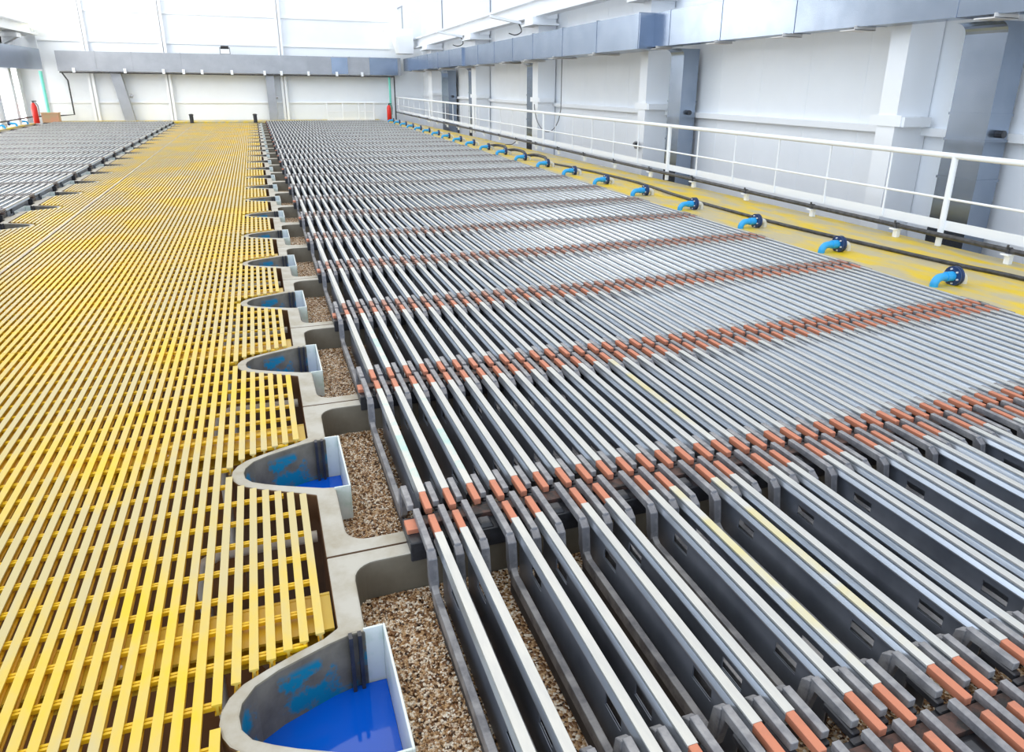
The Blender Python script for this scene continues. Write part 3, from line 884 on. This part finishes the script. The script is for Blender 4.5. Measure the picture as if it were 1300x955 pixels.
o = b.build('shaft', M['grey']); o.parent = t; o.matrix_parent_inverse = Matrix.Translation(-Vector(t.location))
b = MB(); b.tube([(-5.2, YF - .4, .95), (-5.1, YF - .4, .9)], .07, 8); o = b.build('damper_motor', M['grey']); o.parent = t; o.matrix_parent_inverse = Matrix.Translation(-Vector(t.location))
t = empty('duct_drop', (.3, YF - .4, -.1), 'straight grey duct drop on the far wall above the right bank', 'duct')
b = MB(); b.box(.12, .46, YF - .45, YF - .15, -.1, 1.86)
o = b.build('shaft', M['grey']); o.parent = t; o.matrix_parent_inverse = Matrix.Translation(-Vector(t.location))
b = MB(); b.tube([(.46, YF - .4, .9), (.54, YF - .4, .9)], .06, 8); o = b.build('damper_motor', M['grey']); o.parent = t; o.matrix_parent_inverse = Matrix.Translation(-Vector(t.location))

# floodlight on the far duct
t = empty('floodlight', (-1.37, YF - .5, 2.6), 'small black floodlight standing on the far wall duct', 'lamp')
b = MB(); b.hexa([(-.17, -.12, .20), (.17, -.12, .20), (.17, .05, .26), (-.17, .05, .26)], [(-.14, -.14, .30), (.14, -.14, .30), (.14, .03, .34), (-.14, .03, .34)]); b.build('head', M['black'], t)
b = MB(); b.box(-.20, -.18, -.04, 0, 0, .27); b.box(.18, .20, -.04, 0, 0, .27); b.box(-.2, .2, -.04, 0, 0, .015); b.build('stirrup', M['rubber'], t)
b = MB(); b.box(-.15, .15, -.14, -.12, .03, .19); b.build('glass', M['white'], t)

# gate railing on the far wall
t = empty('gate_railing', (3.55, 31.9, -.05), 'short white railing standing in front of the far wall', 'railing')
def T(mb_, nm, mt, sm=True):
    return mb_.build(nm, M[mt], t, smooth=sm)
b = MB(); b.tube([(-1.05, 0, .75), (1.03, 0, .75)], .03, 8); T(b, 'top_rail', 'white')
b = MB(); b.tube([(-1.05, 0, .38), (1.03, 0, .38)], .018, 8); T(b, 'mid_rail', 'white')
b = MB(); b.box(-1.05, 1.03, -.01, .01, 0.02, .13); T(b, 'toe_board', 'white', False)
for x in (-1.02, -.35, .35, .62, 1.0):
    b = MB(); b.tube([(x, 0, 0), (x, 0, .75)], .028, 8); T(b, 'post', 'white')
# fire extinguishers, bollards, box
def extinguisher(loc_, s, label):
    t = empty('fire_extinguisher', loc_, label, 'fire extinguisher', 'fire extinguishers')
    b = MB(); b.tube([(0, 0, 0), (0, 0, .02), (0, 0, .42 * s), (0, 0, .50 * s), (0, 0, .53 * s)], [.085, .10, .10, .07, .03], 14); b.build('cylinder', M['red'], t, smooth=True)
    b = MB(); b.tube([(0, 0, .53 * s), (0, 0, .57 * s)], .03, 8); b.box(-.03, .12, -.015, .015, .56 * s, .585 * s); b.build('valve', M['black'], t)
    b = MB(); b.tube(curve_pts([(.05, 0, .55 * s), (.14, 0, .45 * s), (.13, 0, .2 * s)], 5), .014, 6); b.build('hose', M['rubber'], t, smooth=True)
extinguisher((5.20, 31.7, -.05), 1.25, 'red fire extinguisher at the far end of the white railing')
extinguisher((-8.35, 31.2, -.05), 1.4, 'red fire extinguisher beside a box at the far left corner')
b = MB(); b.box(-.28, .28, -.2, .2, 0, .34); b.box(-.30, .30, -.22, .22, .34, .37)
o = b.build('storage_box', M['timber']); o.location = (-7.95, 31.7, -.05); tag(o, 'small brownish box beside the red extinguisher in the far left corner', 'box')
for x, l in ((-2.93, 'left'), (-.485, 'right')):
    t = empty('bollard', (x, 31.3, -.09), 'short black post at the %s corner of the walkway end' % l, 'post', 'black posts at the walkway end')
    b = MB(); b.tube([(0, 0, 0), (0, 0, .30)], .075, 12); b.build('shaft', M['black'], t, smooth=True)
    b = MB(); b.tube([(0, 0, .30), (0, 0, .34), (0, 0, .36)], [.09, .09, .05], 12); b.build('cap', M['rubber'], t, smooth=True)
# corner pipes
for x, y, m_, rad, l in ((5.42, 32.5, 'teal', .05, 'pale green vertical pipe in the far right corner'), (5.62, 32.4, 'rubber', .03, 'thin dark vertical pipe in the far right corner'),
                      (-8.05, 31.9, 'teal', .06, 'bright teal vertical pipe near the far left corner')):
    b = MB(); b.tube([(x, y, -.05), (x, y, 1.84)], rad, 10)
    tag(b.build('wall_pipe', M[m_], smooth=True), l, 'pipe')
b = MB(); b.tube([(-8.6, 8, .16), (-8.6, 20, .16), (-8.6, 30, .16), (-8.6, 31.8, .16), (-8.1, 32.6, .16), (-7.9, 32.7, .16), (-7.35, 32.75, .2), (-7.35, 32.75, 1.5), (-7.5, 32.7, 1.8)], .028, 8)
tag(b.build('wall_pipe', M['rubber'], smooth=True), 'thin dark pipe following the left wall and turning up at the corner', 'pipe')
# looped cable by the fourth column
b = MB(); c0 = Vector(W(7.38, 17.75, .95)); c1 = Vector(W(7.38, 15.9, .95))
pts = []
for i in range(15):
    q = i / 14; p = c0.lerp(c1, q); p.z -= .62 * (1 - (2 * q - 1) ** 2) ** .6; pts.append(p)
pts = [c0 + Vector((0, 0, .08))] + pts + [c1 + Vector((0, 0, 1.3))]
b.tube(pts, .012, 6)
tag(b.build('cable', M['cable_grey'], smooth=True), 'thin cable hanging in a loop beside a white column behind the railing', 'cable')
t = empty('socket_box', W(7.38, 11.8, .33), 'small dark socket box on the second column, behind the railing', 'socket box')
b = MB(); b.box(-.06, 0, -.07, .07, -.08, .08); b.build('housing', M['grey'], t, bevel=.015); b = MB(); b.tube([(-.07, -.09, .01), (-.07, .02, .01)], .05, 10); b.build('cover', M['black'], t)

# wall lights and brackets, upper right
def wall_light(X, Y, Z, label):
    t = empty('wall_light', W(X, Y, Z), label, 'wall light', 'wall lights above the duct')
    b = MB(); b.hexa([(-.55, -.06, .02), (-.55, .06, .02), (-.55, .06, .09), (-.55, -.06, .09)], [(.35, -.06, -.12), (.35, .06, -.12), (.35, .06, -.05), (.35, -.06, -.05)]); b.build('tube_housing', M['white'], t)
    b = MB(); b.tube(curve_pts([(.3, 0, -.1), (.38, 0, -.3), (.2, 0, -.4), (.0, 0, -.36)], 5), .016, 6); b.build('cable', M['rubber'], t, smooth=True)
wall_light(6.9, 18.6, 3.55, 'slanted white tube light above the duct, nearer one')
wall_light(6.9, 24.4, 3.6, 'slanted white tube light above the duct, farther one')
t = empty('corner_lamp', (5.35, 32.4, 3.3), 'round glowing lamp in the upper far right corner', 'lamp')
b = MB(); b.tube([(0, 0, 0), (0, 0, .08), (0, 0, .3), (0, 0, .36)], [.1, .2, .2, .12], 14); b.build('bulb_cover', M['lamp'], t, smooth=True)
b = MB(); b.tube([(0, 0, .36), (0, 0, .45), (.0, .7, .45)], .03, 8); b.build('arm', M['bracket'], t)
t = empty('corner_lamp', (-8.0, 32.3, 3.35), 'round pale lamp in the upper far left corner', 'lamp')
b = MB(); b.tube([(0, 0, 0), (0, 0, .08), (0, 0, .3), (0, 0, .36)], [.1, .2, .2, .12], 14); b.build('bulb_cover', M['lamp'], t, smooth=True)
b = MB(); b.tube([(0, 0, .36), (0, 0, .45), (.0, .7, .45)], .03, 8); b.build('arm', M['bracket'], t)
b = MB(); b.hexa([(5.75, 31.5, 2.75), (6.4, 31.5, 2.75), (6.4, 32.4, 2.75), (5.75, 32.4, 2.75)], [(5.6, 31.5, 3.4), (6.4, 31.5, 3.55), (6.4, 32.4, 3.55), (5.6, 32.4, 3.4)])
b.hexa([(5.6, 31.5, 3.4), (6.4, 31.5, 3.55), (6.4, 32.4, 3.55), (5.6, 32.4, 3.4)], [(6.0, 31.6, 3.75), (6.4, 31.6, 3.8), (6.4, 32.4, 3.8), (6.0, 32.4, 3.75)])
tag(b.build('ventilation_unit', M['white'], bevel=.02), 'white ventilation box in the upper far right corner above the duct', 'ventilation unit')
b = MB(); b.tube([(6.0, 31.8, 3.79), (6.0, 31.8, 4.6), (6.05, 32.0, 4.7), (6.05, 33.0, 4.7)], .03, 6)
tag(b.build('pipework', M['grey']), 'thin grey pipe rising from the white ventilation box', 'pipe')
# left upper duct and crane girder
t = empty('air_duct', (-8.6, 20, 1.8), 'galvanised duct along the left wall, washed out by daylight', 'duct')
b = MB(); b.box(0, .5, -12, 12.6, .1, .85); b.build('duct_body', M['galv'], t)
b = MB(); b.box(-.3, -.2, -12, 12.8, 1.75, 1.8); b.box(-.3, .25, -12, 12.8, 1.8, 1.86); b.box(-.06, .0, -12, 12.8, 1.86, 2.15); b.box(-.3, .25, -12, 12.8, 2.15, 2.2)
o = b.build('crane_girder', M['white']); o.location = (-8.3, 20, 1.35); tag(o, 'white crane girder high on the left wall', 'girder')
for i, y in enumerate((18.0, 23.8, 30.0)):
    b = MB(); b.box(-8.94, -8.62, y, y + .35, -1.1, 6.8); b.box(-8.94, -8.1, y - .1, y + .45, 2.95, 3.1); b.hexa([(-8.9, y, 2.7), (-8.62, y, 2.7), (-8.62, y + .35, 2.7), (-8.9, y + .35, 2.7)], [(-8.9, y, 2.95), (-8.15, y, 2.95), (-8.15, y + .35, 2.95), (-8.9, y + .35, 2.95)])
    tag(b.build('steel_column', M['white']), 'white steel column on the left wall, %s from the far end' % ordw(2 - i), 'column', 'left wall columns')
